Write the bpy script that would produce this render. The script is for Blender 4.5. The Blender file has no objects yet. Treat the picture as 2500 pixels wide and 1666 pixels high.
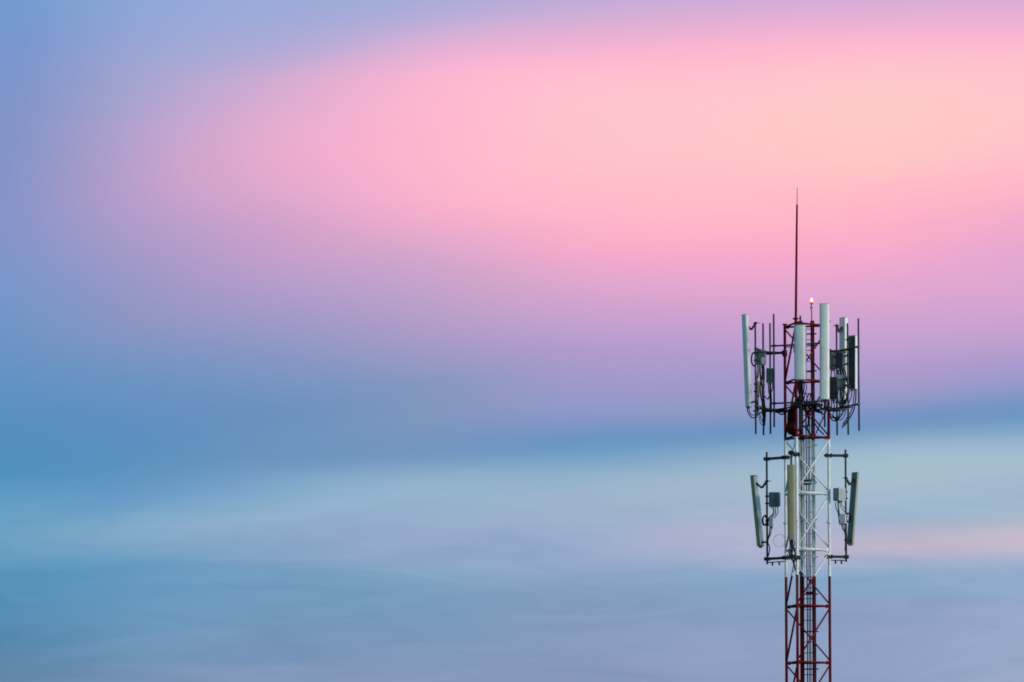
import bpy, bmesh, math, random
import numpy as np
from mathutils import Vector, Matrix

random.seed(7)
SC = bpy.context.scene
COL = SC.collection
R = math.radians

# ------------------------------------------------------------------ camera
F_PX = 12600.0                    # focal length in photograph pixels (2500 wide)
PITCH = math.atan(1267 / F_PX)    # horizon lies below the frame
YAW = math.atan(713 / F_PX)       # tower stands right of the frame centre
DIST = 157.5                      # metres to the tower
S = 80.0                          # photograph pixels per metre at the tower
CAM = Vector((0, -DIST, 1.6))
cam_d = bpy.data.cameras.new('camera')
cam_d.sensor_width = 36
cam_d.lens = F_PX / 2500 * 36
cam_d.clip_start = 0.5
cam_d.clip_end = 12000
cam = bpy.data.objects.new('camera', cam_d)
COL.objects.link(cam)
cam.location = CAM
cam.rotation_euler = (math.pi / 2 + PITCH, 0, YAW)
SC.camera = cam
CAM_R = cam.rotation_euler.to_matrix()

def at(px, py, t=0.0):
    """world point seen at a photograph pixel, t = pixels (1/80 m) nearer than the tower axis"""
    d = CAM_R @ Vector(((px - 1250) / F_PX, -(py - 833) / F_PX, -1))
    k = (-t / S - CAM.y) / d.y
    return CAM + d * k

# ------------------------------------------------------------------ light
SUN_AZ = R(118)       # measured from +Y (view direction) towards +X: right, behind the camera
SUN_EL = R(10)
sun_d = bpy.data.lights.new('sun', 'SUN')
sun_d.energy = 2.3
sun_d.angle = R(14)
sun_d.color = (1.0, 0.93, 0.84)
sun = bpy.data.objects.new('sun', sun_d)
COL.objects.link(sun)
sdir = Vector((math.sin(SUN_AZ) * math.cos(SUN_EL), math.cos(SUN_AZ) * math.cos(SUN_EL), math.sin(SUN_EL)))
sun.rotation_euler = (-sdir).to_track_quat('-Z', 'Y').to_euler()
sun.location = (30, -30, 40)

SC.view_settings.view_transform = 'Standard'
SC.view_settings.look = 'None'
SC.view_settings.exposure = 0
SC.view_settings.gamma = 1
SC.render.film_transparent = False
SC.cycles.filter_width = 1.8

# ------------------------------------------------------------------ sky
# dusk cloud sheet: colours by direction (azimuth, elevation); rows are measured along bands that
# sink gently to the left.  (row 0 = highest)
SKY = {
 0: [(0,112,156,206),(100,118,150,205),(250,128,148,200),(400,132,148,200),(520,134,148,202),(650,122,150,202),(800,107,148,196),(900,95,146,194),(1010,85,142,186),(1100,83,146,191),(1180,104,160,196),(1260,108,160,194),(1330,84,145,186),(1400,88,144,184),(1500,88,134,170),(1568,98,134,172)],
 357: [(0,143,168,215),(60,148,166,215),(130,158,166,212),(220,173,165,207),(320,188,163,206),(400,193,161,203),(480,186,158,202),(560,172,155,200),(650,157,152,200),(750,141,150,196),(850,115,148,194),(930,101,145,192),(1000,93,143,190),(1080,95,147,190),(1120,98,150,196),(1170,121,166,201),(1250,130,168,200),(1300,106,155,193),(1400,104,152,190),(1500,110,148,184),(1568,122,148,182)],
 714: [(0,155,170,218),(60,165,170,216),(130,188,172,214),(190,218,172,210),(280,232,174,208),(350,236,172,206),(430,232,170,206),(500,215,164,204),(580,200,160,202),(680,176,156,202),(780,149,152,198),(870,123,149,194),(950,110,146,190),(1040,109,149,190),(1080,113,153,193),(1120,131,170,203),(1170,142,176,204),(1240,142,168,200),(1300,124,160,196),(1350,112,156,192),(1430,118,152,188),(1500,122,150,186),(1568,130,152,186)],
 1071: [(0,172,172,216),(50,190,174,216),(100,222,176,214),(150,246,180,210),(220,252,184,208),(320,254,184,206),(420,254,182,206),(480,248,176,204),(540,232,170,204),(620,206,164,204),(700,189,160,200),(780,169,155,198),(870,139,151,196),(960,127,150,192),(1030,114,150,191),(1060,120,158,195),(1110,149,179,205),(1170,150,178,204),(1240,150,168,200),(1300,138,168,198),(1380,120,156,190),(1450,124,154,188),(1568,136,154,188)],
 1428: [(0,190,172,216),(40,210,174,214),(80,230,176,212),(120,249,181,209),(180,255,192,208),(260,255,196,206),(360,255,194,202),(440,255,188,202),(520,254,178,202),(580,244,170,202),(660,220,166,206),(740,196,160,206),(820,170,154,204),(900,156,153,202),(960,134,151,199),(1020,108,151,195),(1050,111,159,199),(1090,150,180,204),(1150,160,182,204),(1220,150,172,202),(1260,154,172,204),(1340,136,162,194),(1400,132,156,190),(1568,136,154,190)],
 1785: [(0,205,172,216),(40,220,174,214),(80,242,178,210),(120,252,184,207),(180,255,194,206),(260,255,200,203),(340,255,198,201),(420,255,192,200),(500,255,184,200),(560,252,174,202),(620,238,168,206),(700,216,164,208),(780,190,158,206),(860,164,154,204),(920,155,152,199),(980,120,152,193),(1020,104,151,196),(1050,140,172,200),(1080,160,184,204),(1140,162,184,204),(1200,160,178,204),(1240,182,176,203),(1280,160,174,204),(1340,130,164,198),(1400,138,160,194),(1568,142,158,192)],
 2142: [(0,214,172,216),(50,232,176,212),(90,249,182,208),(150,255,194,206),(220,255,202,202),(300,255,203,199),(380,255,198,198),(450,255,186,198),(520,255,176,200),(590,244,170,204),(660,226,166,208),(740,208,164,208),(820,184,158,206),(900,159,152,200),(950,125,151,196),(1000,113,152,194),(1022,140,173,203),(1050,164,190,206),(1120,166,190,206),(1170,160,182,205),(1220,164,179,205),(1260,190,181,203),(1290,152,174,203),(1340,136,166,198),(1400,140,160,196),(1568,144,162,196)],
 2500: [(0,214,172,215),(50,235,176,212),(100,251,184,208),(160,255,194,205),(260,255,200,201),(340,255,196,201),(420,255,184,200),(500,246,174,202),(560,232,168,206),(640,224,166,210),(720,212,164,208),(800,186,158,206),(860,162,154,206),(900,139,152,200),(950,109,152,196),(940,117,152,195),(980,109,152,195),(998,115,157,197),(1020,150,180,206),(1050,166,190,206),(1130,160,184,206),(1190,168,184,205),(1240,198,186,204),(1275,174,180,206),(1330,140,170,202),(1400,148,166,200),(1568,152,168,198)],
}
NROW, NCOL, SHEAR, YMAX = 32, 8, 135.0, 1703.0

def lin(c):
    c = np.asarray(c, float) / 255
    return np.where(c <= 0.04045, c / 12.92, ((c + 0.055) / 1.055) ** 2.4)

def bspline_controls(data):
    """control values of a uniform cubic B-spline (end values doubled) through the rows of data"""
    n = data.shape[0]
    A = np.zeros((n, n))
    for i in range(n):
        for k, w in ((-1, 1 / 6), (0, 4 / 6), (1, 1 / 6)):
            A[i, min(max(i + k, 0), n - 1)] += w
    return np.linalg.solve(A, data.reshape(n, -1)).reshape(data.shape)

grid = np.zeros((NROW, NCOL, 3))
for c, x in enumerate(sorted(SKY)):
    rows = np.array(SKY[x], float)
    yy = np.linspace(0, YMAX, NROW) - SHEAR * x / 2500
    for k in range(3):
        grid[:, c, k] = np.interp(yy, rows[:, 0], lin(rows[:, k + 1]))
grid = bspline_controls(grid)
grid = bspline_controls(grid.transpose(1, 0, 2)).transpose(1, 0, 2)
grid = np.clip(grid, 0.0, 1.6)

world = bpy.data.worlds.new('World')
SC.world = world
world.use_nodes = True
nt = world.node_tree
nt.nodes.clear()
def N(tree, kind, **kw):
    n = tree.nodes.new(kind)
    for k, v in kw.items(): setattr(n, k, v)
    return n
def M_(op, a, b=None, c=None, tree=None, clamp=False):
    tree = tree or nt
    n = tree.nodes.new('ShaderNodeMath'); n.operation = op; n.use_clamp = clamp
    for i, v in enumerate((a, b, c)):
        if v is None: continue
        if isinstance(v, (int, float)): n.inputs[i].default_value = v
        else: tree.links.new(v, n.inputs[i])
    return n.outputs[0]
L = nt.links.new
tc = N(nt, 'ShaderNodeTexCoord')
sep = N(nt, 'ShaderNodeSeparateXYZ')
L(tc.outputs['Generated'], sep.inputs[0])
X, Y, Z = sep.outputs
az = M_('ARCTAN2', X, Y)                       # 0 = towards the tower, positive right
el = M_('ARCSINE', Z)
HALF = math.atan(1250 / F_PX)
# position along the bank of cloud, in the 1568-row units used above
u = M_('DIVIDE', M_('ADD', az, YAW + HALF), 2 * HALF)
row = M_('MULTIPLY', M_('SUBTRACT', PITCH + math.atan(833 / F_PX), el), F_PX * 1568 / 1666)
# soft streaky disturbance of the layer
mp = N(nt, 'ShaderNodeMapping'); mp.inputs['Scale'].default_value = (9, 9, 75)
mp.inputs['Rotation'].default_value = (0, R(3.0), 0)
L(tc.outputs['Generated'], mp.inputs[0])
nz = N(nt, 'ShaderNodeTexNoise'); nz.inputs['Scale'].default_value = 2.2
nz.inputs['Detail'].default_value = 3; nz.inputs['Roughness'].default_value = 0.45
L(mp.outputs[0], nz.inputs['Vector'])
lowm = N(nt, 'ShaderNodeMapRange', interpolation_type='SMOOTHSTEP')   # stronger streaks in the low haze bank
lowm.inputs['From Min'].default_value = 950; lowm.inputs['From Max'].default_value = 1250
lowm.inputs['To Min'].default_value = 16; lowm.inputs['To Max'].default_value = 44
L(row, lowm.inputs[0])
wob = M_('MULTIPLY', M_('SUBTRACT', nz.outputs['Fac'], 0.5), lowm.outputs[0])
uc = M_('MAXIMUM', M_('MINIMUM', u, 1.0), 0.0)
v = M_('DIVIDE', M_('ADD', M_('ADD', row, wob), M_('MULTIPLY', uc, SHEAR)), YMAX)

def ramp(fac, stops):
    n = N(nt, 'ShaderNodeValToRGB'); cr = n.color_ramp; cr.interpolation = 'B_SPLINE'
    while len(cr.elements) < len(stops): cr.elements.new(0.5)
    for i, (p, c) in enumerate(stops):
        cr.elements[i].position = p
    for i, (p, c) in enumerate(stops):
        cr.elements[i].position = p; cr.elements[i].color = (*c, 1)
    L(fac, n.inputs[0])
    return n.outputs[0]
total = None
for c in range(NCOL):
    colr = ramp(v, [(i / (NROW - 1), tuple(grid[i, c])) for i in range(NROW)])
    wgt = ramp(u, [(i / (NCOL - 1), (1.0,) * 3 if i == c else (0.0,) * 3) for i in range(NCOL)])
    mul = N(nt, 'ShaderNodeVectorMath', operation='MULTIPLY')
    L(colr, mul.inputs[0]); L(wgt, mul.inputs[1])
    if total is None: total = mul.outputs[0]
    else:
        add = N(nt, 'ShaderNodeVectorMath', operation='ADD')
        L(total, add.inputs[0]); L(mul.outputs[0], add.inputs[1]); total = add.outputs[0]
SKY_STRENGTH = 0.15
# fine wisps drawn out along the layers
mw = N(nt, 'ShaderNodeMapping'); mw.inputs['Scale'].default_value = (17, 17, 110); mw.inputs['Rotation'].default_value = (0, R(-28), 0)
L(tc.outputs['Generated'], mw.inputs[0])
nw = N(nt, 'ShaderNodeTexNoise'); nw.inputs['Scale'].default_value = 1.6; nw.inputs['Detail'].default_value = 5
nw.inputs['Roughness'].default_value = 0.55; nw.inputs['Distortion'].default_value = 1.3
L(mw.outputs[0], nw.inputs['Vector'])
wm = N(nt, 'ShaderNodeMapRange', interpolation_type='SMOOTHSTEP')
wm.inputs['From Min'].default_value = 1010; wm.inputs['From Max'].default_value = 1290
wm.inputs['To Min'].default_value = 0.02; wm.inputs['To Max'].default_value = 0.36
L(row, wm.inputs[0])
tint = N(nt, 'ShaderNodeCombineXYZ')          # wisps catch a little pink, gaps show blue
wamt = M_('MULTIPLY', M_('SUBTRACT', nw.outputs['Fac'], 0.5), wm.outputs[0])
for i, k in enumerate((1.15, 0.75, 0.5)):
    L(M_('ADD', M_('MULTIPLY', wamt, k), 1.0), tint.inputs[i])
wv = N(nt, 'ShaderNodeVectorMath', operation='MULTIPLY')
L(total, wv.inputs[0]); L(tint.outputs[0], wv.inputs[1]); total = wv.outputs[0]
cl = N(nt, 'ShaderNodeVectorMath', operation='SCALE'); cl.inputs['Scale'].default_value = 1 / SKY_STRENGTH
L(total, cl.inputs[0])
sky = N(nt, 'ShaderNodeTexSky'); sky.sky_type = 'NISHITA'; sky.sun_disc = False
sky.sun_elevation = SUN_EL; sky.sun_rotation = SUN_AZ
sky.air_density = 1.0; sky.dust_density = 0.3; sky.ozone_density = 4.0
gain = N(nt, 'ShaderNodeVectorMath', operation='MULTIPLY'); gain.inputs[1].default_value = (1.15, 1.42, 1.3)
L(sky.outputs[0], gain.inputs[0])
# the cloud bank fills the sky ahead and thins out into clear dusk sky to the sides and overhead
ma = N(nt, 'ShaderNodeMapRange', interpolation_type='SMOOTHSTEP')
ma.inputs['From Min'].default_value = R(22); ma.inputs['From Max'].default_value = R(55)
ma.inputs['To Min'].default_value = 1; ma.inputs['To Max'].default_value = 0
L(M_('ABSOLUTE', M_('ADD', az, YAW)), ma.inputs[0])
me = N(nt, 'ShaderNodeMapRange', interpolation_type='SMOOTHSTEP')
me.inputs['From Min'].default_value = R(14); me.inputs['From Max'].default_value = R(35)
me.inputs['To Min'].default_value = 1; me.inputs['To Max'].default_value = 0
L(el, me.inputs[0])
mx = N(nt, 'ShaderNodeMix', data_type='RGBA')
L(M_('MULTIPLY', ma.outputs[0], me.outputs[0]), mx.inputs[0])
L(gain.outputs[0], mx.inputs[6]); L(cl.outputs[0], mx.inputs[7])
bg = N(nt, 'ShaderNodeBackground'); bg.inputs['Strength'].default_value = SKY_STRENGTH
L(mx.outputs[2], bg.inputs['Color'])
wo = N(nt, 'ShaderNodeOutputWorld')
L(bg.outputs[0], wo.inputs['Surface'])

# ------------------------------------------------------------------ materials
def material(name, base, rough=0.5, metal=0.0, var=0.25, scale=6.0, spec=0.4, bump=0.0, streak=0.0, bands=None, emit=None):
    m = bpy.data.materials.new(name); m.use_nodes = True
    t = m.node_tree; b = t.nodes['Principled BSDF']
    b.inputs['Roughness'].default_value = rough; b.inputs['Metallic'].default_value = metal
    b.inputs['Specular IOR Level'].default_value = spec
    geo = t.nodes.new('ShaderNodeNewGeometry'); tcn = t.nodes.new('ShaderNodeTexCoord')
    n1 = t.nodes.new('ShaderNodeTexNoise'); n1.inputs['Scale'].default_value = scale; n1.inputs['Detail'].default_value = 6
    t.links.new(geo.outputs['Position'], n1.inputs['Vector'])
    mr = t.nodes.new('ShaderNodeMapRange')
    mr.inputs['From Min'].default_value = 0.3; mr.inputs['From Max'].default_value = 0.7
    mr.inputs['To Min'].default_value = 1 - var; mr.inputs['To Max'].default_value = 1 + var * 0.5
    t.links.new(n1.outputs['Fac'], mr.inputs[0])
    fac = mr.outputs[0]
    if streak:                                         # rain streaks of dirt running down
        mpn = t.nodes.new('ShaderNodeMapping'); mpn.inputs['Scale'].default_value = (38, 38, 1.3)
        t.links.new(geo.outputs['Position'], mpn.inputs[0])
        n2 = t.nodes.new('ShaderNodeTexNoise'); n2.inputs['Scale'].default_value = 1.0; n2.inputs['Detail'].default_value = 4
        t.links.new(mpn.outputs[0], n2.inputs['Vector'])
        m2 = t.nodes.new('ShaderNodeMapRange')
        m2.inputs['From Min'].default_value = 0.35; m2.inputs['From Max'].default_value = 0.65
        m2.inputs['To Min'].default_value = 1 - streak; m2.inputs['To Max'].default_value = 1
        t.links.new(n2.outputs['Fac'], m2.inputs[0])
        fac = M_('MULTIPLY', fac, m2.outputs[0], tree=t)
    if bands:
        # aviation paint: red and white sections up the tower
        red, white, zs = bands
        sp = t.nodes.new('ShaderNodeSeparateXYZ'); t.links.new(geo.outputs['Position'], sp.inputs[0])
        w = None
        for lo, hi in zs:
            k = M_('MULTIPLY', M_('GREATER_THAN', sp.outputs[2], lo, tree=t), M_('LESS_THAN', sp.outputs[2], hi, tree=t), tree=t)
            w = k if w is None else M_('ADD', w, k, tree=t)
        mixn = t.nodes.new('ShaderNodeMix'); mixn.data_type = 'RGBA'
        t.links.new(w, mixn.inputs[0])
        mixn.inputs[6].default_value = (*red, 1); mixn.inputs[7].default_value = (*white, 1)
        colsock = mixn.outputs[2]
    else:
        rgb = t.nodes.new('ShaderNodeRGB'); rgb.outputs[0].default_value = (*base, 1)
        colsock = rgb.outputs[0]
    sc = t.nodes.new('ShaderNodeVectorMath'); sc.operation = 'SCALE'
    t.links.new(colsock, sc.inputs[0]); t.links.new(fac, sc.inputs['Scale'])
    t.links.new(sc.outputs[0], b.inputs['Base Color'])
    if bump:
        bn = t.nodes.new('ShaderNodeBump'); bn.inputs['Strength'].default_value = bump; bn.inputs['Distance'].default_value = 0.01
        t.links.new(n1.outputs['Fac'], bn.inputs['Height']); t.links.new(bn.outputs[0], b.inputs['Normal'])
    if emit:
        b.inputs['Emission Color'].default_value = (*emit[0], 1); b.inputs['Emission Strength'].default_value = emit[1]
    return m

Z_RED_TOP = at(1945, 1067, 61).z          # top of the white section
Z_RED_LOW = at(1945, 1405, 30).z          # bottom of the white section
RED, WHITE = (0.145, 0.0015, 0.002), (0.80, 0.80, 0.78)
PAINT = material('tower_paint', None, 0.5, var=0.22, scale=5, spec=0.15, streak=0.2, bands=(RED, WHITE, [(Z_RED_LOW, Z_RED_TOP), (0.05, 1.4)]))
RED_M = material('red_paint', (0.20, 0.003, 0.004), 0.6, var=0.2, scale=5, spec=0.08, streak=0.2)
STEEL = material('galvanised_steel', (0.07, 0.085, 0.095), 0.55, metal=0.25, var=0.4, scale=12, spec=0.4, streak=0.2)
DARKSTEEL = material('weathered_dark_steel', (0.022, 0.026, 0.03), 0.6, metal=0.2, var=0.4, scale=12, spec=0.3)
RADOME = material('pale_grey_radome', (0.76, 0.79, 0.76), 0.5, var=0.08, scale=4, streak=0.16)
OLIVE = material('beige_radome', (0.32, 0.29, 0.19), 0.55, var=0.08, scale=4, streak=0.12)
BACK = material('antenna_back_sheet', (0.58, 0.60, 0.62), 0.45, metal=0.1, var=0.12, scale=8, streak=0.15)
BACKWHITE = material('white_antenna_back', (0.80, 0.79, 0.77), 0.45, var=0.08, scale=8, streak=0.12)
CAPM = material('grey_end_cap', (0.22, 0.24, 0.25), 0.6, var=0.1)
RUBBER = material('black_cable_jacket', (0.009, 0.010, 0.012), 0.6, var=0.2, spec=0.15)
BUNDLE = material('maroon_black_cable_jacket', (0.022, 0.004, 0.004), 0.7, var=0.3, spec=0.1)
GREYCABLE = material('grey_cable_jacket', (0.07, 0.075, 0.085), 0.6, var=0.2, spec=0.2)
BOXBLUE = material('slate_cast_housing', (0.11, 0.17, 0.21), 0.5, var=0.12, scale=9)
BOXPALE = material('pale_cast_housing', (0.52, 0.54, 0.55), 0.5, var=0.1, scale=9, streak=0.12)
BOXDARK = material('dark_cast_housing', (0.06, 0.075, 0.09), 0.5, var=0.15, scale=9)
BOXGREY = material('grey_cast_housing', (0.24, 0.25, 0.24), 0.5, var=0.12, scale=9, streak=0.1)
CONCRETE = material('concrete', (0.32, 0.31, 0.29), 0.9, var=0.3, scale=3, bump=0.3)
GRASS = material('rough_grass_ground', (0.055, 0.07, 0.03), 0.95, var=0.5, scale=0.35, bump=0.4, spec=0.1)
LENS = material('lit_lamp_glass', (0.8, 0.5, 0.4), 0.2, emit=((1.0, 0.36, 0.24), 2.3))
LENSRED = material('lit_red_lamp_rim', (0.6, 0.05, 0.03), 0.3, emit=((1.0, 0.09, 0.05), 1.1))
MARK = material('printed_mark', (0.16, 0.17, 0.19), 0.6, var=0.1)

# ------------------------------------------------------------------ mesh helpers
class MB:
    def __init__(self): self.bm = bmesh.new()
    def tube(self, pts, r, seg=10, cap=True):
        """tube through points; r is one radius or one per point"""
        pts = [Vector(p) for p in pts]
        rs = r if isinstance(r, (list, tuple)) else [r] * len(pts)
        rings = []; up = None
        for i, p in enumerate(pts):
            d = (pts[min(i + 1, len(pts) - 1)] - pts[max(i - 1, 0)]).normalized()
            if up is None:
                up = d.orthogonal().normalized()
            up = (up - d * up.dot(d)).normalized()
            sd = d.cross(up)
            rings.append([self.bm.verts.new(p + (up * math.cos(2 * math.pi * k / seg) + sd * math.sin(2 * math.pi * k / seg)) * rs[i]) for k in range(seg)])
        for a, b in zip(rings, rings[1:]):
            for k in range(seg):
                f = self.bm.faces.new((a[k], a[(k + 1) % seg], b[(k + 1) % seg], b[k])); f.smooth = True
        if cap:
            self.bm.faces.new(rings[0][::-1]); self.bm.faces.new(rings[-1])
        return self
    def box(self, c, size, rot=None, bevel=0.0, seg=2):
        m = Matrix.Translation(Vector(c)) @ (rot.to_4x4() if rot is not None else Matrix.Identity(4)) @ Matrix.Diagonal((*size, 1))
        tmp = bmesh.new()
        bmesh.ops.create_cube(tmp, size=1.0, matrix=m)
        if bevel: bmesh.ops.bevel(tmp, geom=tmp.edges[:], offset=bevel, segments=seg, affect='EDGES', profile=0.5)
        mesh = bpy.data.meshes.new('tmp'); tmp.to_mesh(mesh); tmp.free()
        self.bm.from_mesh(mesh); bpy.data.meshes.remove(mesh)
        return self
    def bar(self, a, b, w, h):
        """rectangular bar from a to b"""
        a, b = Vector(a), Vector(b); d = b - a
        rot = d.to_track_quat('Y', 'Z').to_matrix()
        return self.box((a + b) / 2, (w, d.length, h), rot)
    def angle(self, a, b, w, th, flip=1):
        """L section (angle iron) from a to b"""
        a, b = Vector(a), Vector(b); d = b - a
        rot = d.to_track_quat('Y', 'Z').to_matrix()
        self.box((a + b) / 2, (w, d.length, th), rot)
        off = rot @ Vector((flip * (w / 2 - th / 2), 0, -w / 2 - th * 0.55))
        return self.box((a + b) / 2 + off, (th, d.length, w), rot)
    def lathe(self, base, prof, seg=16, axis=None):
        """profile [(r, z)] turned about Z at base"""
        base = Vector(base); rings = []
        for r, z in prof:
            rings.append([self.bm.verts.new(base + Vector((r * math.cos(2 * math.pi * k / seg), r * math.sin(2 * math.pi * k / seg), z))) for k in range(seg)])
        for a, b in zip(rings, rings[1:]):
            for k in range(seg):
                f = self.bm.faces.new((a[k], a[(k + 1) % seg], b[(k + 1) % seg], b[k])); f.smooth = True
        self.bm.faces.new(rings[0][::-1]); self.bm.faces.new(rings[-1])
        return self
    def prism(self, prof, z0, z1, smooth=False):
        """closed (x, y) outline pulled from z0 to z1"""
        a = [self.bm.verts.new((x, y, z0)) for x, y in prof]; b = [self.bm.verts.new((x, y, z1)) for x, y in prof]
        n = len(prof)
        for k in range(n):
            f = self.bm.faces.new((a[k], a[(k + 1) % n], b[(k + 1) % n], b[k])); f.smooth = smooth
        self.bm.faces.new(a[::-1]); self.bm.faces.new(b)
        return self

XF = {}                                                     # world matrix of each Empty
def thing(name, label, cat, loc, rot=None, group=None):
    o = bpy.data.objects.new(name, None); COL.objects.link(o)
    o.empty_display_size = 0.2
    m = Matrix.Translation(Vector(loc)) @ (rot.to_4x4() if rot is not None else Matrix.Identity(4))
    o.location = m.to_translation(); o.rotation_euler = m.to_euler()
    XF[o] = m
    o['label'] = label; o['category'] = cat
    if group: o['group'] = group
    return o
def part(name, mb, mat, parent=None, local=False, label=None):
    """one mesh object; vertices are given in world space unless local"""
    me = bpy.data.meshes.new(name)
    bmesh.ops.recalc_face_normals(mb.bm, faces=mb.bm.faces[:])
    if parent is not None:
        if parent in XF and not local:
            mb.bm.transform(XF[parent].inverted())
    mb.bm.to_mesh(me); mb.bm.free()
    me.materials.append(mat)
    o = bpy.data.objects.new(name, me); COL.objects.link(o)
    if parent is not None:
        o.parent = parent
        XF[o] = XF[parent]
    if label: o['label'] = label
    return o
def tag(o, label, cat, group=None):
    o['label'] = label; o['category'] = cat
    if group: o['group'] = group
    return o
def smooth_path(pts, n=8):
    """Catmull-Rom through points"""
    pts = [Vector(p) for p in pts]
    P = [pts[0] * 2 - pts[1]] + pts + [pts[-1] * 2 - pts[-2]]
    out = []
    for i in range(1, len(P) - 2):
        for k in range(n):
            t = k / n; a, b, c, d = P[i - 1:i + 3]
            out.append(0.5 * ((2 * b) + (c - a) * t + (2 * a - 5 * b + 4 * c - d) * t * t + (3 * b - a - 3 * c + d) * t ** 3))
    out.append(pts[-1])
    return out
def cable_mb(pix, r_px, n=8, seg=8):
    return MB().tube(smooth_path([at(*p) for p in pix], n), r_px * 1.2 / S, seg)

# ------------------------------------------------------------------ ground
mb = MB()
for ring in (1,):
    vs = []
    nseg = 96
    radii = [0, 40, 120, 400, 1500, 6000]
    ctr = mb.bm.verts.new((0, 0, 0)); prev = None
    for rr in radii[1:]:
        cur = [mb.bm.verts.new((rr * math.cos(2 * math.pi * k / nseg), rr * math.sin(2 * math.pi * k / nseg), 0)) for k in range(nseg)]
        for k in range(nseg):
            if prev is None: mb.bm.faces.new((ctr, cur[k], cur[(k + 1) % nseg]))
            else: mb.bm.faces.new((prev[k], cur[k], cur[(k + 1) % nseg], prev[(k + 1) % nseg]))
        prev = cur
g = part('ground', mb, GRASS); g['kind'] = 'structure'

# ------------------------------------------------------------------ the lattice tower
AX = at(1962.9, 1300, 0)                      # axis
RAD = 63.6 / S
def leg_xy(deg, r=RAD): return Vector((AX.x + r * math.sin(R(deg)), AX.y - r * math.cos(R(deg)), 0))
NEAR, RIGHT, LEFT = leg_xy(-15.7), leg_xy(104.3), leg_xy(224.3)
def zl(py, t=0): return at(1963, py, t).z
Z_TOP = at(1945, 790, 61).z
LEVEL0 = at(1945, 1477, 61).z; PAN = 137.6 / S
levels = [LEVEL0 + k * PAN for k in range(-12, 6) if LEVEL0 + k * PAN > 0.4 and LEVEL0 + k * PAN < Z_TOP + 0.1]
Z_TOPL = levels[-1]

tower = thing('telecom_tower', 'tall three-legged lattice tower of tubular steel painted in red and white bands', 'telecom tower', (AX.x, AX.y, 0))
leg_r = 3.5 / S
def P3(xy, z): return Vector((xy.x, xy.y, z))
for xy, extra in ((NEAR, 0.02), (RIGHT, 0.10), (LEFT, 0.06)):
    z_end = Z_TOPL + extra
    lg = part('leg', MB().tube([P3(xy, 0.25), P3(xy, z_end)], leg_r, 16), PAINT, tower)
    for zz in (zl(1275), zl(1275) + 3 * PAN, zl(1275) - 3 * PAN, zl(1275) - 6 * PAN):
        if 0.3 < zz < z_end:
            fl = MB().lathe(P3(xy, zz), [(leg_r * 1.02, -0.022), (0.075, -0.022), (0.075, -0.002), (0.07, 0.0), (0.075, 0.002), (0.075, 0.022), (leg_r * 1.02, 0.022)], 18)
            for k in range(6):
                a = k * math.pi / 3
                p = P3(xy, zz) + Vector((0.058 * math.cos(a), 0.058 * math.sin(a), 0))
                fl.tube([p - Vector((0, 0, 0.04)), p + Vector((0, 0, 0.04))], 0.007, 6)
            part('flange_joint', fl, PAINT, lg)
    part('base_plate', MB().box(P3(xy, 0.262), (0.34, 0.34, 0.024), bevel=0.004), STEEL, lg)
for xy in (LEFT, RIGHT): part('top_plate', MB().lathe(P3(xy, Z_TOPL + (0.055 if xy is LEFT else 0.10)), [(0.035, -0.05), (0.04, 0.0), (0.085, 0.03), (0.09, 0.045), (0.05, 0.05)], 14), RED_M, tower)

def brace_ends(a, b, inset):
    d = (b - a).normalized()
    return a + d * inset, b - d * inset
for z in levels:
    for p, q in ((NEAR, RIGHT), (LEFT, NEAR), (LEFT, RIGHT)):
        a, b = brace_ends(P3(p, z), P3(q, z), leg_r * 0.7)
        m = MB().tube([a, b], 2.5 / S, 10)
        d = (b - a).normalized(); n = d.cross(Vector((0, 0, 1)))
        rot = Matrix((d, n, Vector((0, 0, 1)))).transposed()
        for e, sgn in ((a, 1), (b, -1)):                      # gusset plates
            m.box(e + d * sgn * 0.06, (0.08, 0.012, 0.11), rot)
        part('horizontal_brace', m, PAINT, tower)
for z0, z1 in zip(levels, levels[1:]):
    # one diagonal on each face of every panel
    for (p, zp), (q, zq), r, off in (((NEAR, z0), (RIGHT, z1), 1.7, 0.0), ((LEFT, z0), (NEAR, z1), 2.3, 0.0), ((LEFT, z1), (RIGHT, z0), 1.6, 0.0)):
        a, b = P3(p, zp), P3(q, zq)
        a.z += 0.06 if zp == z0 else -0.06; b.z += 0.06 if zq == z0 else -0.06
        a, b = brace_ends(a, b, 0.05)
        part('diagonal_brace', MB().tube([a, b], (r + 0.3) / S, 10), PAINT, tower)

# ladder bolted outside the back face, with cable tray rails
back_d = (RIGHT - LEFT).normalized(); back_n = Vector((back_d.y, -back_d.x, 0))
if back_n.y < 0: back_n = -back_n
def back_pt(px, out):            # point on a line parallel to the back face
    t0 = at(px, 1300, 0)
    s = 0
    o = LEFT + back_n * out
    # solve for the point of that line seen at px
    d = t0 - CAM; d.z = 0
    den = d.x * back_d.y - d.y * back_d.x
    w = Vector((o.x - CAM.x, o.y - CAM.y, 0))
    k = (w.x * back_d.y - w.y * back_d.x) / den
    return Vector((CAM.x + d.x * k, CAM.y + d.y * k, 0))
rotL = Matrix((back_d, back_n, Vector((0, 0, 1)))).transposed()
ladder = part('ladder', MB().bar(P3(back_pt(1969.5, 0.05), 0.5), P3(back_pt(1969.5, 0.05), 0.9), 0.02, 0.02), PAINT, tower)
Z_LAD = at(1984, 783, -30).z
for px, w in ((1954.2, 4.2), (1960.4, 3.4), (1984.3, 4.6), (1989.2, 3.2)):
    c = back_pt(px, 0.06)
    part('rail', MB().box(P3(c, (0.3 + Z_LAD) / 2), (w / S, 0.05, Z_LAD - 0.3), rotL), PAINT, ladder)
rung_a, rung_b = back_pt(1955, 0.075), back_pt(1987, 0.075)
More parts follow.
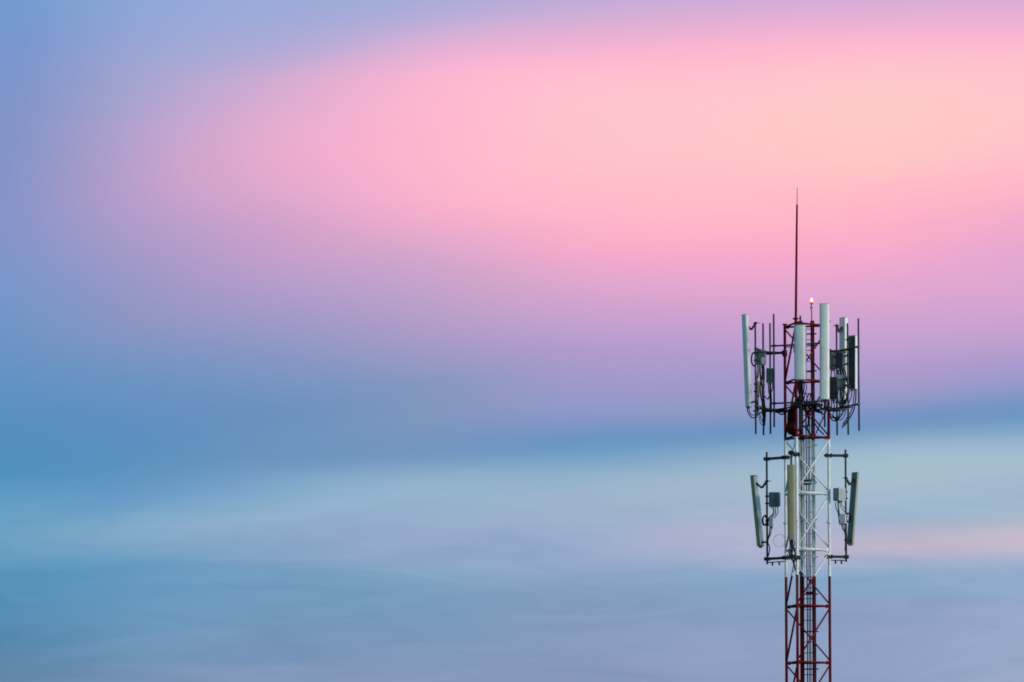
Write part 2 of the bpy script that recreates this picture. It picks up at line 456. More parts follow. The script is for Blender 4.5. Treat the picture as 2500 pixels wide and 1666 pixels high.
z = 0.6
while z < Z_LAD - 0.1:
    part('rung', MB().tube([P3(rung_a, z), P3(rung_b, z)], 0.9 / S, 8), PAINT, ladder)
    z += 26.5 / S
z = zl(1085) - 0.0
zz = [z - k * 91.3 / S for k in range(-3, 14) if z - k * 91.3 / S > 0.4]
for z in zz:
    part('bracket', MB().bar(P3(back_pt(1956, 0.035), z), P3(back_pt(1996, 0.035), z), 0.03, 0.04), PAINT, ladder)

# ------------------------------------------------------------------ feeder cables in the tray
feeders = [(1969.6, 1.45, RUBBER, 'thick black feeder cable leftmost in the gap between the ladder rails'),
           (1974.0, 1.0, RUBBER, 'thin black feeder cable in the middle of the gap between the ladder rails'),
           (1977.6, 1.25, GREYCABLE, 'grey feeder cable rightmost in the gap between the ladder rails')]
for i, (px, r, mt, lab) in enumerate(feeders):
    c = back_pt(px, 0.11)
    ztop = zl(985 - 4 * i)
    pts = [P3(c, 0.3)]
    k = 1
    while 0.3 + k * 0.8 < ztop:
        pts.append(P3(c, 0.3 + k * 0.8) + Vector((random.uniform(-.004, .004), random.uniform(-.01, .01), 0))); k += 1
    pts.append(P3(c, ztop))
    end = at(px + random.uniform(-20, 20), 962 - 3 * i, 10)
    pts += [(pts[-1] + end) / 2 + Vector((0, 0, 0.1)), end]
    tag(part('feeder_cable', MB().tube(smooth_path(pts, 3), r / S, 8), mt), lab, 'cable', 'feeder cables running down the ladder')
for py, w, lab in ((1177, 30, 'upper dark cable clamp block across the ladder in the white section'),
                   (990, 34, 'dark cable clamp block across the ladder below the top antennas'),
                   (1449, 22, 'dark cable clamp across the ladder just below the white section')):
    c = back_pt(1977, 0.135); zc = zl(py, -40)
    mb = MB().box(P3(c, zc), (w / S, 0.07, (13 if py == 1177 else 8) / S), rotL, bevel=0.01)
    for k in range(4): mb.box(P3(c, zc) + back_d * (k - 1.5) * w / S / 4.3 - back_n * 0.04, (0.05, 0.03, 0.19 if py == 1177 else 0.1), rotL)
    tag(part('cable_clamp', mb, DARKSTEEL), lab, 'cable clamp')

# ------------------------------------------------------------------ antenna mounts
def clamp(mb, c, w=0.09, h=0.07, d=0.10):
    mb.box(c, (w, d, h), bevel=0.006)
    mb.tube([Vector(c) + Vector((-w * 0.75, -d * 0.3, h * 0.25)), Vector(c) + Vector((w * 0.75, -d * 0.3, h * 0.25))], 0.008, 6)
    mb.tube([Vector(c) + Vector((-w * 0.75, -d * 0.3, -h * 0.25)), Vector(c) + Vector((w * 0.75, -d * 0.3, -h * 0.25))], 0.008, 6)

def top_mount(label, leg, pipes, rails, arms):
    """pipes: (px, top, bottom, t); rails: z heights; arms: z heights"""
    mid = at(pipes[len(pipes) // 2][0], 1000, pipes[len(pipes) // 2][3])
    t = thing('antenna_mount', label, 'antenna mount', (mid.x, mid.y, rails[-1]), group='upper antenna mounts')
    xy = []
    for px, y0, y1, tt in pipes:
        a, b = at(px, y0, tt), at(px, y1, tt)
        b.x = (a.x + b.x) / 2; a.x = b.x
        xy.append(Vector((a.x, a.y, 0)))
        part('pipe', MB().tube([a, b], 2.35 / S, 12), STEEL, t)
    d = (xy[-1] - xy[0]).normalized(); n = Vector((d.y, -d.x, 0))
    if n.dot(leg - xy[0]) < 0: n = -n                     # towards the tower
    for z in rails:
        a = P3(xy[0], z) + n * 0.055 - d * 0.12; b = P3(xy[-1], z) + n * 0.055 + d * 0.12
        part('rail', MB().tube([a, b], 2.2 / S, 12), STEEL, t)
        for q in xy:
            cm = MB(); clamp(cm, P3(q, z) + n * 0.025)
            part('clamp', cm, DARKSTEEL, t)
    c0 = sum(xy, Vector((0, 0, 0))) / len(xy)
    for z in arms:
        e = P3(c0, z) + n * 0.06
        l0 = P3(Vector((leg.x, leg.y, 0)), z)
        dd = (e - l0).normalized()
        part('standoff_arm', MB().bar(l0 + dd * 0.05, e, 0.06, 0.075), DARKSTEEL, t)
        for q in (xy[0], xy[-1]):
            st = MB().bar(l0 + dd * 0.10 + Vector((0, 0, 0.02)), P3(c0.lerp(q, 0.62), z) + n * 0.06 + Vector((0, 0, 0.02)), 0.03, 0.03)
            part('strut', st, DARKSTEEL, t)
        cl_ = MB(); cl_.lathe(l0, [(leg_r * 1.03, -0.07), (leg_r + 0.03, -0.07), (leg_r + 0.03, 0.07), (leg_r * 1.03, 0.07)], 16)
        cl_.box(l0 + dd * 0.06, (0.09, 0.09, 0.12)); part('collar', cl_, DARKSTEEL, t)
    return t
ZU = at(1955, 840, 105).z; ZD = at(1955, 981, 105).z
top_mount('three pipe steel frame facing the viewer behind the two front panels', NEAR,
          [(1889.5, 767, 1043, 62), (1954.5, 771, 1048, 104), (2013, 770, 1043, 126)], (ZU, ZD), (ZU - 0.07, ZD - 0.09))
top_mount('three pipe steel frame sticking out left from the tower top', LEFT,
          [(1844.5, 786, 1060, -15), (1863.5, 790, 1063, -73), (1880.5, 789, 1060, -128)], (ZU, ZD), (ZU - 0.08, ZD - 0.09))
top_mount('three pipe steel frame sticking out right from the tower top', RIGHT,
          [(2043, 792, 1063, -98), (2070, 790, 1062, -38), (2096.5, 778, 1052, 20)], (ZU, ZD), (ZU - 0.08, ZD - 0.09))

def low_mount(label, leg, px, y0, y1, tt, ya, yb, nbolt):
    a, b = at(px, y0, tt), at(px, y1, tt); a.x = b.x = (a.x + b.x) / 2
    t = thing('antenna_mount', label, 'antenna mount', (a.x, a.y, b.z), group='lower antenna mounts')
    part('pipe', MB().tube([a, b], 2.5 / S, 14), STEEL, t)
    for py, low in ((ya, False), (yb, True)):
        z = at(px, py, tt).z
        e = Vector((a.x, a.y, z)); l0 = P3(Vector((leg.x, leg.y, 0)), z)
        d = (e - l0).normalized(); n = d.cross(Vector((0, 0, 1)))
        for s in (-1, 1):                                  # two channels gripping leg and pipe
            part('standoff_arm', MB().bar(l0 - d * 0.13 + n * s * 0.055, e + d * 0.06 + n * s * 0.055, 0.022, 0.075), DARKSTEEL, t)
        if low:
            part('tie_rod', MB().bar(l0 + d * 0.05 - Vector((0, 0, 0.11)), e - Vector((0, 0, 0.11)), 0.03, 0.03), DARKSTEEL, t)
        rot = Matrix((d, n, Vector((0, 0, 1)))).transposed()
        c = MB()
        c.box(l0 + d * 0.07, (0.03, 0.17, 0.12), rot); c.box(l0 - d * 0.07, (0.03, 0.17, 0.12), rot)
        for s in (-1, 1):
            c.tube([l0 - d * 0.14 + n * s * 0.075, l0 + d * 0.16 + n * s * 0.075], 0.01, 6)
        part('leg_clamp', c, DARKSTEEL, t)
        c = MB()
        c.box(e - d * 0.05, (0.03, 0.15, 0.11), rot); c.box(e + d * 0.05, (0.03, 0.15, 0.11), rot)
        for s in (-1, 1): c.tube([e - d * 0.08 + n * s * 0.07, e + d * 0.09 + n * s * 0.07], 0.01, 6)
        part('pipe_clamp', c, DARKSTEEL, t)
        if low:
            for k in range(nbolt):
                h = MB()
                p = l0.lerp(e, 0.36 + 0.36 * k) - Vector((0, 0, 0.10))
                h.tube([p, p - Vector((0, 0, 0.12))], 0.026, 8)
                h.box(p - Vector((0, 0, 0.02)), (0.05, 0.09, 0.05))
                part('cable_hanger', h, DARKSTEEL, t)
    return t
low_mount('single pipe bracket left of the white tower section', LEFT, 1872.5, 1104, 1378, -93, 1121, 1365, 2)
low_mount('single pipe bracket in front of the white tower section', NEAR, 1932.5, 1100, 1366, 111, 1106, 1359, 0)
low_mount('single pipe bracket right of the white tower section', RIGHT, 2065, 1098, 1372, -26, 1113, 1360, 2)

# ------------------------------------------------------------------ panel antennas
def chamfered(W, D, ch, bulge=0.0):
    w, d = W / 2, D / 2
    pr = [(-w, d), (-w, -d + ch), (-w + ch * 0.35, -d + ch * 0.35), (-w + ch, -d - bulge * 0.3)]
    for k in range(1, 6):
        s = k / 6; x = -w + ch + (W - 2 * ch) * s
        pr.append((x, -d - bulge * (0.3 + 0.7 * math.sin(math.pi * s))))
    pr += [(w - ch, -d - bulge * 0.3), (w - ch * 0.35, -d + ch * 0.35), (w, -d + ch), (w, d)]
    return pr
def panel(label, base, H, W, D, n, lean, mat, pipe, jump=(), backmat=BACK, nconn=4, group=None, roll=0.0, marks=0, bright=True):
    """base: (px, py, t) of the lower end's centre; n: facing in (right, towards viewer); pipe: (px, t) it hangs on"""
    H, W, D = H / S, W / S, D / S
    a = math.atan2(n[0], n[1])
    rot = Matrix.Rotation(a, 3, 'Z') @ Matrix.Rotation(R(lean), 3, 'X') @ Matrix.Rotation(R(roll), 3, 'Y')
    t = thing('panel_antenna', label, 'antenna', at(*base), rot, group)
    ch = min(D * 0.42, W * 0.16)
    rad = part('radome', MB().prism(chamfered(W, D, ch, D * 0.10), 0.012, H - 0.012), mat, t, local=True)
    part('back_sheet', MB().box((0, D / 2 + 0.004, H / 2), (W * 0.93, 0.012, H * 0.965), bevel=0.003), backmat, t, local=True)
    for z0, z1 in ((0, 0.0125), (H - 0.0125, H)):
        part('end_cap', MB().prism([(x * 1.02, y * 1.03) for x, y in chamfered(W, D, ch, D * 0.10)], z0, z1), CAPM, t, local=True)
    for k in range(nconn):
        x = (k - (nconn - 1) / 2) * W * 0.8 / nconn
        part('connector', MB().tube([(x, 0, -0.055), (x, 0, 0.0)], 0.013, 8), DARKSTEEL, t, local=True)
    if marks:
        mk = MB()
        for k in range(marks):
            z = H * (0.07 + 0.86 * k / marks)
            mk.box((W * (0.12 + 0.10 * ((k * 7) % 3 - 1)), D / 2 + 0.011, z), (W * 0.20, 0.004, H * random.uniform(0.012, 0.03)))
        part('printed_mark', mk, MARK, t, local=True)
    # upper scissor bracket and lower hinge, back to the pipe
    M = XF[t]
    for hz, sc in ((0.88, True), (0.05, False)):
        p0 = M @ Vector((0, D / 2 + 0.012, H * hz))
        q = at(pipe[0], base[1] - H * S * hz, pipe[1]); q.z = p0.z
        b = MB()
        if sc:
            mid = (p0 + q) / 2 - Vector((0, 0, 0.14)) if (q - p0).length > 0.18 else (p0 + q) / 2
            q2 = q + Vector((0, 0, 0.06))
            for s in (-0.03, 0.03):
                off = (M.to_3x3() @ Vector((s, 0, 0)))
                b.bar(p0 + off, mid + off, 0.012, 0.045); b.bar(mid + off, q2 + off, 0.012, 0.045)
            b.box(q2, (0.10, 0.10, 0.06), bevel=0.006)
            b.box(p0, (0.05, 0.05, 0.10), bevel=0.006)
            dd = (q2 - p0); dd.z = 0; dd.normalize()
            b.tube([q2 - dd * 0.09, q2 + dd * 0.16], 0.009, 6)
        else:
            b.bar(p0, q, 0.06, 0.05); b.box(q, (0.10, 0.10, 0.06), bevel=0.006)
            b.box(p0, (0.07, 0.04, 0.09), bevel=0.006)
        part('bracket', b, DARKSTEEL, t)
    for pts, r in jump:
        part('jumper_cable', cable_mb(pts, r), RUBBER, t)
    return t
UG, LG = 'panel antennas around the tower top', 'panel antennas on the white section'
panel('tall narrow pale panel leaning outward at the far left of the tower top', (1827, 994, -26), 228, 22, 9, (-0.9, 0.43), 2.2, RADOME, (1844.5, -15),
      [([(1824, 996, -22), (1827, 1008, -22), (1836, 1020, -25), (1848, 1018, -40)], 1.2),
       ([(1828, 996, -26), (1831, 1008, -30), (1838, 1014, -40), (1850, 1008, -60)], 0.8)], group=UG)
panel('short wide pale panel at the front under the red mast', (1954, 928, 124), 134, 28.5, 13, (-0.2, 0.98), 0.6, RADOME, (1954.5, 104),
      [([(1948, 931, 118), (1949, 950, 112), (1953, 968, 90), (1958, 985, 40)], 1.6), ([(1956, 931, 118), (1957, 950, 112), (1958, 975, 80), (1955, 1000, 20)], 1.8),
       ([(1962, 931, 118), (1963, 945, 112), (1960, 965, 95), (1951, 985, 50)], 1.3), ([(1966, 931, 118), (1969, 948, 112), (1963, 975, 90), (1966, 1000, 20)], 1.0)], group=UG)
panel('tallest pale panel facing the viewer just right of the red lamp', (2013, 976, 144), 233, 23, 12, (-0.10, 0.99), 0.5, RADOME, (2013, 126),
      [([(2006, 978, 140), (2006, 990, 130), (2000, 1002, 90), (1985, 1000, 30)], 1.2), ([(2011, 978, 140), (2012, 992, 130), (2004, 1008, 90), (1988, 1004, 30)], 1.0),
       ([(2016, 978, 140), (2017, 995, 130), (2013, 1012, 100), (1994, 1002, 30)], 1.2)], group=UG, roll=0.35)
panel('tall panel seen from behind with a bright edge, above the right cluster of boxes', (2060, 994, -112), 222, 23, 11, (0.8, -0.6), 0.6, RADOME, (2043, -98),
      [([(2056, 996, -112), (2056, 1012, -110), (2044, 1022, -80), (2026, 1010, -40)], 1.1), ([(2063, 996, -112), (2062, 1014, -110), (2050, 1026, -90), (2024, 1016, -40)], 1.0)], group=UG, backmat=BACKWHITE)
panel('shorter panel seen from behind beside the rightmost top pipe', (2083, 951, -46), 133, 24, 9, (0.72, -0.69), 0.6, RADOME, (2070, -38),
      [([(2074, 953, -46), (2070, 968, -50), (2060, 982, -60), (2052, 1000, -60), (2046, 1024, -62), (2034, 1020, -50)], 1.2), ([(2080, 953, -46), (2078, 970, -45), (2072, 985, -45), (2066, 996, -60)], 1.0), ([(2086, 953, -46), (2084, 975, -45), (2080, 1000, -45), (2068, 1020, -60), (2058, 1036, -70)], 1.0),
       ([(2090, 953, -46), (2088, 985, -40), (2081, 1010, -40), (2062, 1040, -60)], 1.3)], group=UG, backmat=BOXDARK)  # dark back sheet, the shadow on this back is put into its colour
panel('beige panel tilted outward on the left side of the white section', (1856.5, 1334, -104), 176, 21, 11, (-0.88, -0.48), 6.0, OLIVE, (1872.5, -93), group=LG, backmat=BACKWHITE)
panel('beige panel facing the viewer in front of the white section', (1932.6, 1317, 128), 180, 19.5, 9, (-0.14, 0.99), 0.5, OLIVE, (1932.5, 111),
      [([(1928, 1319, 126), (1929, 1335, 122), (1926, 1350, 112), (1938, 1372, 95)], 1.0), ([(1931, 1319, 126), (1932, 1340, 122), (1934, 1360, 108), (1937, 1376, 80)], 1.3),
       ([(1935, 1319, 126), (1937, 1335, 122), (1941, 1352, 112), (1938, 1372, 90)], 1.3), ([(1938, 1319, 126), (1940, 1330, 122), (1929, 1350, 112), (1934, 1368, 100)], 1.0)], group=LG)
panel('beige panel tilted outward on the right side, its marked back showing', (2076.5, 1329, -42), 178, 21, 7, (0.75, -0.66), 6.0, OLIVE, (2065, -26), group=LG, marks=18, backmat=BOXBLUE)

# ------------------------------------------------------------------ radio units and boxes
def box_unit(name, label, cat, px0, px1, py0, py1, D, t, n, mat, fins=0, plate=None, lid=None, jump=(), pipe=None, group=None, W=None, shade_mat=None):
    H = (py1 - py0) / S
    Wd = (W if W else (px1 - px0)) / S; D = D / S
    rot = Matrix.Rotation(math.atan2(n[0], n[1]), 3, 'Z')
    o = thing(name, label, cat, at((px0 + px1) / 2, py1, t), rot, group)
    part('housing', MB().box((0, 0, H / 2), (Wd, D, H), bevel=min(0.02, D * 0.15), seg=3), mat, o, local=True)
    if fins:
        f = MB()
        for k in range(fins):
            x = (k - (fins - 1) / 2) * Wd * 0.86 / fins
            f.box((x, -D / 2 - 0.010, H / 2), (Wd * 0.3 / fins, 0.026, H * 0.86))
            f.box((Wd / 2 + 0.008, (k - (fins - 1) / 2) * D * 0.86 / fins, H / 2), (0.022, D * 0.3 / fins, H * 0.86))
        part('cooling_fins', f, mat, o, local=True)
    if plate:
        part('label_plate', MB().box((Wd * plate[0], -D / 2 - 0.016, H * plate[1]), (Wd * plate[2], 0.006, H * plate[3])), BOXPALE, o, local=True)
    if shade_mat:
        part('shaded_front', MB().box((0, -D / 2 - 0.008, H / 2), (Wd * 0.96, 0.022, H * 0.94), bevel=0.005), shade_mat, o, local=True)  # darker sheet over the pale housing, colours its front face as shaded
    if lid:
        part('lid', MB().box((0, -0.006, H + 0.012), (Wd * 1.06, D * 1.12, 0.026), bevel=0.005).box((0, -D / 2 - 0.012, H * 0.88), (Wd * 0.98, 0.016, H * 0.24)), lid, o, local=True)
    for k in range(4):
        x = (k - 1.5) * Wd * 0.2
        part('connector', MB().tube([(x, 0, -0.05), (x, 0, 0.004)], 0.014, 8), DARKSTEEL, o, local=True)
    if pipe:
        for hz in (0.25, 0.75):
            b = MB()
            p0 = XF[o] @ Vector((0, D / 2, H * hz)); q = at(pipe[0], py1, pipe[1]); q.z = p0.z
            b.bar(p0, q, 0.05, 0.035); b.box(q, (0.11, 0.09, 0.045), bevel=0.005)
            part('bracket', b, DARKSTEEL, o)
    for pts, r in jump:
        part('jumper_cable', cable_mb(pts, r), RUBBER, o)
    return o
RG = 'radio units on the antenna pipes'
box_unit('radio_unit', 'slate radio box with pale label plate between the top left pipes', 'radio unit', 1847, 1868.5, 855, 892, 14, -48, (0.18, 0.98), BOXBLUE, 5, (0.22, 0.27, 0.42, 0.46),
         jump=[([(1850, 894, -46), (1851, 915, -46), (1846, 940, -40), (1849, 1000, -40), (1848, 1012, -40)], 1.4),
               ([(1855, 894, -46), (1857, 925, -46), (1862, 950, -46), (1866, 985, -50), (1868, 1010, -60), (1866, 1040, -70)], 1.8),
               ([(1860, 894, -46), (1862, 915, -48), (1856, 940, -50), (1858, 970, -50), (1866, 1000, -50)], 1.5),
               ([(1865, 894, -46), (1866, 920, -50), (1864, 960, -55), (1874, 975, -80), (1878, 968, -100)], 1.2),
               ([(1848, 868, -50), (1839, 862, -46), (1834.5, 875, -44), (1837, 890, -42), (1846, 896, -40)], 1.7)], pipe=(1844.5, -15), group=RG)
box_unit('radio_unit', 'small slate radio box right of the larger one with the pale plate', 'radio unit', 1871, 1890, 899, 935, 12, -100, (0.2, 0.98), BOXBLUE, 4,
         jump=[([(1876, 937, -98), (1877, 955, -96), (1880, 975, -90), (1879, 1005, -80)], 1.2), ([(1881, 937, -98), (1882, 960, -96), (1883, 980, -90), (1882, 1010, -90)], 1.5),
               ([(1886, 937, -98), (1886, 950, -98), (1881, 965, -98), (1882, 990, -95)], 1.0)], pipe=(1880.5, -128), group=RG)
box_unit('tower_amplifier', 'slim grey-green amplifier on the leftmost top pipe below the slate box', 'amplifier', 1847.5, 1854.5, 930, 966, 6, -28, (0.1, 1), BOXGREY,
         jump=[([(1851, 968, -28), (1851, 985, -28), (1852, 1003, -30), (1862, 1030, -50), (1868, 1036, -70)], 1.0)], pipe=(1844.5, -15))
box_unit('tower_amplifier', 'slim grey amplifier below the plated slate box, right of the cable bunch', 'amplifier', 1859.5, 1866.5, 928, 966, 6, -60, (0.2, 1), BOXGREY,
         jump=[([(1863, 968, -60), (1863, 985, -60), (1866, 1000, -62), (1864, 1020, -66)], 1.6)], pipe=(1863.5, -73))
box_unit('radio_unit', 'grey radio box half hidden behind the tallest front panel', 'radio unit', 2026, 2040.5, 862, 903, 12, -122, (-0.2, 0.98), BOXGREY, 4,
         jump=[([(2030, 905, -120), (2029, 925, -118), (2028, 945, -110), (2026, 970, -90)], 1.1), ([(2036, 905, -120), (2038, 918, -118), (2036, 945, -110), (2034, 985, -90)], 1.1)], pipe=(2043, -98), group=RG)
box_unit('radio_unit', 'large radio box with a shade-darkened front and a pale right side at the top right', 'radio unit', 2040.5, 2068, 860, 901, 23, -66, (-0.42, 0.91), BOXPALE, 0, W=19, shade_mat=BOXDARK,
         jump=[([(2046, 903, -66), (2046, 912, -66), (2050, 918, -66)], 1.8), ([(2051, 903, -66), (2052, 912, -66), (2056, 918, -66)], 1.8), ([(2057, 903, -66), (2059, 912, -66), (2060, 918, -66)], 1.6),
               ([(2063, 903, -64), (2066, 925, -62), (2070, 945, -60), (2066, 975, -60), (2058, 995, -60)], 1.5)], pipe=(2070, -38), group=RG)
box_unit('junction_box', 'olive-grey box with a pale sloping lid below the large radio box', 'box', 2042.5, 2065, 917, 951, 14, -62, (-0.05, 1), BOXGREY, 0, lid=BOXPALE,
         jump=[([(2046, 953, -62), (2045, 968, -60), (2048, 985, -58), (2056, 1000, -56)], 1.2), ([(2052, 953, -62), (2054, 970, -60), (2064, 985, -56), (2068, 995, -52)], 1.2),
               ([(2059, 953, -62), (2061, 965, -60), (2052, 985, -60), (2050, 1010, -58)], 1.2), ([(2063, 953, -62), (2067, 975, -60), (2062, 1000, -58), (2052, 1014, -58)], 1.0)], pipe=(2070, -38))
box_unit('radio_unit', 'long dark blue radio box at the foot of the tallest front panel', 'radio unit', 2026, 2041.5, 920, 975, 12, -105, (-0.2, 0.98), BOXDARK, 4,
         jump=[([(2030, 977, -104), (2030, 995, -100), (2026, 1010, -80), (2032, 1026, -60), (2043, 1026, -60)], 1.1), ([(2036, 977, -104), (2037, 1000, -100), (2033, 1018, -80), (2050, 1018, -60)], 1.0)], pipe=(2043, -98), group=RG)
box_unit('radio_unit', 'slate radio box hanging right of the lower left pipe', 'radio unit', 1878, 1903, 1202, 1238, 15, -86, (0.25, 0.97), BOXBLUE, 5,
         jump=[([(1887, 1240, -84), (1889, 1250, -84), (1885, 1258, -82), (1877, 1266, -80), (1874, 1285, -84)], 1.4), ([(1893, 1240, -84), (1893, 1254, -84), (1886, 1262, -82), (1882, 1266, -80)], 1.0),
               ([(1899, 1240, -84), (1899, 1252, -84), (1893, 1262, -82), (1889, 1266, -80)], 0.9)], pipe=(1872.5, -93), group=RG)
box_unit('tower_amplifier', 'small pale amplifier below the slate box on the lower left pipe', 'amplifier', 1878, 1887, 1264, 1287, 7, -78, (-0.3, 0.95), BOXPALE,
         jump=[([(1880, 1289, -80), (1878, 1305, -84), (1874, 1322, -86), (1879, 1338, -86), (1876, 1358, -88)], 1.2), ([(1884, 1289, -80), (1881, 1305, -84), (1875, 1320, -86), (1874, 1345, -86)], 0.9)], pipe=(1872.5, -93))
box_unit('radio_unit', 'pale finned radio box left of the lower right pipe', 'radio unit', 2034, 2066, 1192, 1224, 25, -10, (-0.66, 0.75), BOXPALE, 4, W=19, shade_mat=BOXBLUE,
         jump=[([(2040, 1226, -10), (2041, 1240, -12), (2046, 1252, -14), (2049, 1275, -14), (2051, 1282, -16)], 1.0), ([(2046, 1226, -10), (2047, 1240, -12), (2049, 1262, -14)], 1.4),
               ([(2050, 1226, -10), (2053, 1238, -12), (2060, 1247, -14), (2066, 1252, -20)], 0.7), ([(2053, 1226, -10), (2057, 1236, -12), (2066, 1244, -18)], 0.7)], pipe=(2065, -26), group=RG)
box_unit('tower_amplifier', 'small pale amplifier below the finned box on the lower right pipe', 'amplifier', 2050.5, 2066, 1255, 1279, 9, -12, (-0.3, 0.95), BOXPALE,
         jump=[([(2055, 1281, -12), (2058, 1292, -14), (2063, 1302, -18), (2064, 1325, -22), (2063, 1345, -24)], 1.3), ([(2060, 1281, -12), (2061, 1290, -14), (2065, 1300, -20)], 0.9)], pipe=(2065, -26))

# ------------------------------------------------------------------ cable coils
def coil(label, px, py, t, rx, ry, r, turns, mat, face=0.3, seg=40):
    c = at(px, py, t); mb = MB(); pts = []
    dx = Vector((math.cos(face), math.sin(face), 0)); dn = Vector((-math.sin(face), math.cos(face), 0))
    n = int(seg * turns)
    for i in range(n + 1):
        a = 2 * math.pi * i / seg
        w = 1 + 0.06 * math.sin(a * 0.7 + px)
        pts.append(c + dx * rx / S * math.cos(a) * w + Vector((0, 0, ry / S * math.sin(a) * w)) + dn * (i / n - 0.5) * 2.2 * r / S * turns)
    mb.tube(pts, r / S, 8)
    return tag(part('cable_coil', mb, mat), label, 'cable coil')
coil('black cable coil hung on the lower left pipe', 1867, 1271, -88, 5.5, 11.5, 1.5, 3, RUBBER)
coil('black cable coil hung on the lower right pipe behind the small amplifier', 2071, 1264, -24, 6, 10.5, 1.5, 3, RUBBER)
coil('thin grey wire looped loosely left of the front beige panel', 1903, 1320, 30, 14, 15, 0.22, 2.4, BOXGREY, face=0.15)

# thick dark bundle of feeders gathered on the left face
mb = MB()
for k in range(8):
    px = 1923 + k * 2.35
    mb.tube(smooth_path([at(1950 + 2 * k, 968, 10), at(1938 + 2 * k, 985, 10), at(px + 2, 1005, 5), at(px, 1030, 0), at(px, 1050, -4), at(px + 4, 1060 + 0.4 * k, -14), at(1945, 1062 + 0.6 * k, -24), at(1956 + 0.8 * k, 1072 + 0.5 * k, -38), at(1957 + k * 0.8, 1090, -46), at(1957 + k * 0.8, 1400, -46), at(1957 + k * 0.8, 1720, -46)], 5), 1.35 / S, 7)
tag(part('cable_bundle', mb, BUNDLE), 'thick bunch of near-black cables entering the tower below the top antennas', 'cable bundle')
# jumper tangle between tower and the three top mounts
tangle = [([(1846, 1016, -40), (1862, 1006, -50), (1885, 1004, -60), (1915, 1006, -40), (1940, 990, 0)], 1.3, 'black cable run from the top left frame along its lower arm'),
          ([(1852, 1015, -45), (1858, 1035, -55), (1864, 1035, -70)], 0.8, 'short black cable loop under the top left frame'),
          ([(1884, 1004, -80), (1900, 1008, -60), (1910, 1012, -40), (1930, 1000, 10)], 1.6, 'black cable sagging between the top left frame and left leg'),
          ([(1990, 1004, 20), (2005, 1008, 40), (2012, 1016, 60), (2002, 1035, 40), (1992, 1060, 10)], 1.1, 'black cable curving down inside the tower beside the right leg'),
          ([(1962, 975, 60), (1966, 985, 50), (1980, 998, 20), (1992, 1005, 0), (2006, 1005, -10)], 1.5, 'black cable crossing from the front frame towards the right leg'),
          ([(1958, 1038, 20), (1966, 1044, 10), (1976, 1056, -10), (1982, 1072, -30)], 1.8, 'black cable slanting to the ladder just above the white section'),
          ([(2024, 1016, -20), (2032, 1026, -30), (2043, 1028, -50), (2052, 1018, -60)], 1.0, 'black cable loop hanging under the top right frame'),
          ([(2058, 995, -50), (2050, 1002, -50), (2036, 1004, -40), (2010, 1000, -15), (1990, 1000, 0)], 1.6, 'black cable run from the top right frame along its lower arm')]
tangle += [([(1840, 1004, -10), (1856, 998, -50), (1872, 999, -80), (1896, 1000, -60), (1922, 996, -10), (1950, 992, 10)], 1.7, 'black cable lying on the lower arm of the top left frame'),
           ([(1846, 905, -24), (1847, 940, -24), (1846, 975, -24), (1849, 1000, -30)], 1.7, 'black cable strapped down the leftmost top pipe'),
           ([(1862, 897, -64), (1861, 930, -64), (1863, 965, -64), (1861, 1000, -64), (1865, 1025, -68)], 1.8, 'black cable strapped down the middle pipe of the top left frame'),
           ([(1930, 1000, 20), (1945, 996, 30), (1962, 988, 40), (1985, 984, 30), (2008, 990, 10)], 2.0, 'thick black cable sweeping across the tower behind the front panels'),
           ([(1976, 986, -30), (1986, 996, -10), (1998, 992, 10), (2010, 1000, 0)], 2.2, 'short thick black cable from the ladder to the right leg'),
           ([(1950, 978, 60), (1954, 1000, 40), (1956, 1030, 0), (1957, 1070, -36)], 1.8, 'black cable dropping just right of the front tower leg'),
           ([(1947, 975, 70), (1950, 990, 40), (1962, 1000, 10), (1974, 1012, -20), (1975, 1040, -36)], 1.9, 'thick black cable dropping from behind the short front panel into the ladder'),
           ([(2000, 985, 60), (1990, 990, 40), (1978, 1000, 0), (1968, 1010, -30)], 1.9, 'thick black cable coming in from the tallest front panel'),
           ([(1942, 986, 30), (1958, 992, 40), (1980, 990, 40), (2004, 994, 30)], 2.2, 'thick black cable lying along the front frame just under its lower rail'),
           ([(1962, 1000, 40), (1972, 1014, 30), (1985, 1028, 10), (1998, 1048, -10), (2012, 1062, -15)], 1.4, 'black cable following the diagonal brace towards the right leg'),
           ([(2000, 1000, 20), (2008, 1022, 25), (1996, 1048, 5), (1990, 1064, -20)], 0.7, 'thin black cable dangling inside the tower beside the right leg'),
           ([(1966, 996, 20), (1967, 1020, 0), (1972, 1050, -30), (1973, 1070, -42)], 0.8, 'thin black cable hanging straight in the middle of the tower')]
for pts, r, lab in tangle:
    tag(part('jumper_cable', cable_mb(pts, r), RUBBER), lab, 'cable', 'loose cables under the top antennas')
tag(part('plastic_sleeve', MB().tube(smooth_path([at(2081, 1010, -40), at(2069, 1027, -48), at(2056, 1044, -55)], 6), 2.2 / S, 10), BOXBLUE), 'slanting grey cable sleeve under the top right frame', 'cable sleeve')
tag(part('feeder_cable', cable_mb([(1938, 1370, 80), (1941, 1390, 40), (1950, 1400, 0), (1957, 1425, -40), (1957, 1700, -46)], 1.6), RUBBER), 'black cable leading from the front beige panel into the ladder', 'cable')

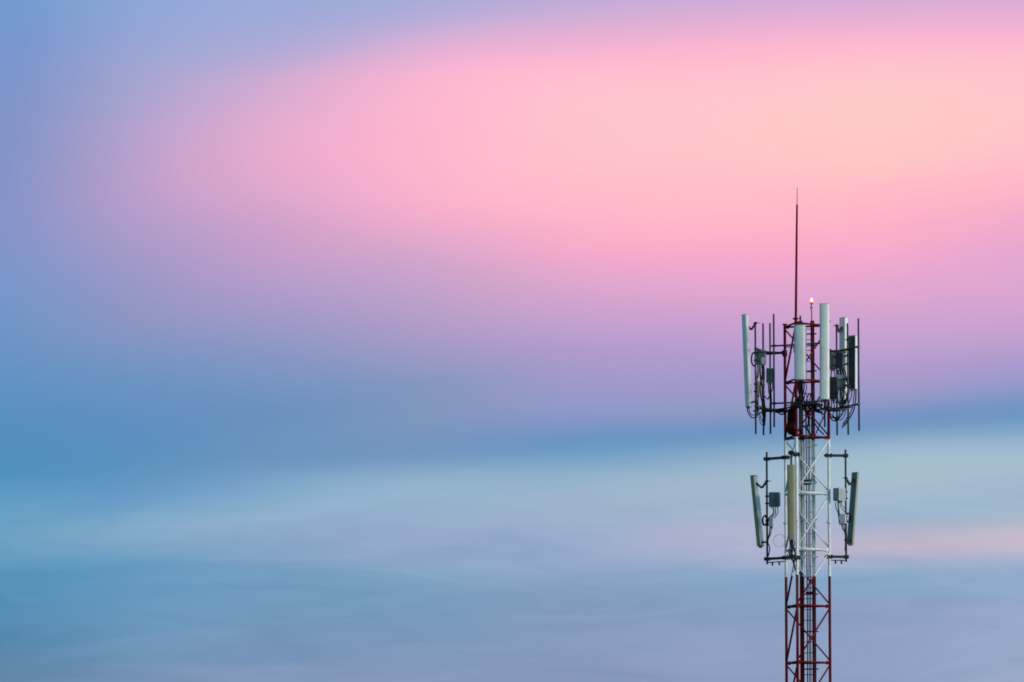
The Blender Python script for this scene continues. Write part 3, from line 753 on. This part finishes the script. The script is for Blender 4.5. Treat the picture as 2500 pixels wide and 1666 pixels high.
# ------------------------------------------------------------------ mast, rod and lamp on top
zb = at(1944, 790, 61).z; b0 = P3(NEAR, zb)
z1 = at(1946, 500, 61).z; x1 = at(1945.8, 500, 61).x; zt = at(1946.5, 458, 61).z
t = thing('lightning_rod', 'tall slender red mast with thin rod tip on the front tower leg', 'lightning rod', b0)
part('pole', MB().tube([b0 - Vector((0, 0, 0.05)), Vector(((b0.x + x1) / 2, b0.y, (zb + z1) / 2)), Vector((x1, b0.y, z1))], [3.2 / S, 2.8 / S, 2.3 / S], 14), RED_M, t)
part('rod_tip', MB().tube([Vector((x1, b0.y, z1 - 0.02)), Vector((x1 + 0.01, b0.y, zt))], [0.85 / S, 0.65 / S], 8), RED_M, t)
part('base_flange', MB().lathe(b0 + Vector((0, 0, 0.14)), [(0.03, -0.05), (0.05, -0.03), (0.10, 0.0), (0.105, 0.02), (0.04, 0.03)], 16), RED_M, t)

c = at(1981.5, 788, -30); zt2 = at(1981.5, 744, -30).z
t = thing('obstruction_lamp', 'glowing red aviation warning lamp on a thin pole at the tower top', 'warning lamp', c)
part('pole', MB().tube([c - Vector((0, 0, 0.25)), Vector((c.x, c.y, zt2))], 1.25 / S, 10), RED_M, t)
part('pole_socket', MB().lathe(c - Vector((0, 0, 0.06)), [(0.05, -0.05), (0.055, 0.05), (0.02, 0.07)], 12), RED_M, t)
zk = at(1981, 751, -30).z
part('photocell', MB().lathe(Vector((c.x - 0.004, c.y, zk)), [(0.012, -0.045), (0.034, -0.03), (0.044, 0), (0.034, 0.03), (0.012, 0.045)], 14), BOXGREY, t)
z0 = at(1981, 741, -30).z
part('lamp_base', MB().lathe(Vector((c.x, c.y, z0)), [(0.016, -0.05), (0.02, -0.02), (0.055, -0.005), (0.06, 0.0)], 16), RED_M, t)
part('lamp_rim', MB().lathe(Vector((c.x, c.y, z0)), [(0.058, 0.0), (0.066, 0.015), (0.06, 0.04)], 16), LENSRED, t)
part('lamp_glass', MB().lathe(Vector((c.x, c.y, z0)), [(0.048, 0.039), (0.052, 0.05), (0.052, 0.085), (0.040, 0.12), (0.024, 0.15), (0.006, 0.165)], 18), LENS, t)

lamp_d = bpy.data.lights.new('lamp_light', 'POINT'); lamp_d.energy = 9; lamp_d.color = (1.0, 0.16, 0.08); lamp_d.shadow_soft_size = 0.07
lamp_o = bpy.data.objects.new('lamp_light', lamp_d); COL.objects.link(lamp_o)
lamp_o.parent = t; lamp_o.location = XF[t].inverted() @ Vector((c.x, c.y, z0 + 0.30))

# ------------------------------------------------------------------ concrete footing
tag(part('footing', MB().box((AX.x, AX.y, 0.12), (3.0, 3.0, 0.26), bevel=0.02), CONCRETE), 'square concrete footing under the lattice tower', 'footing')
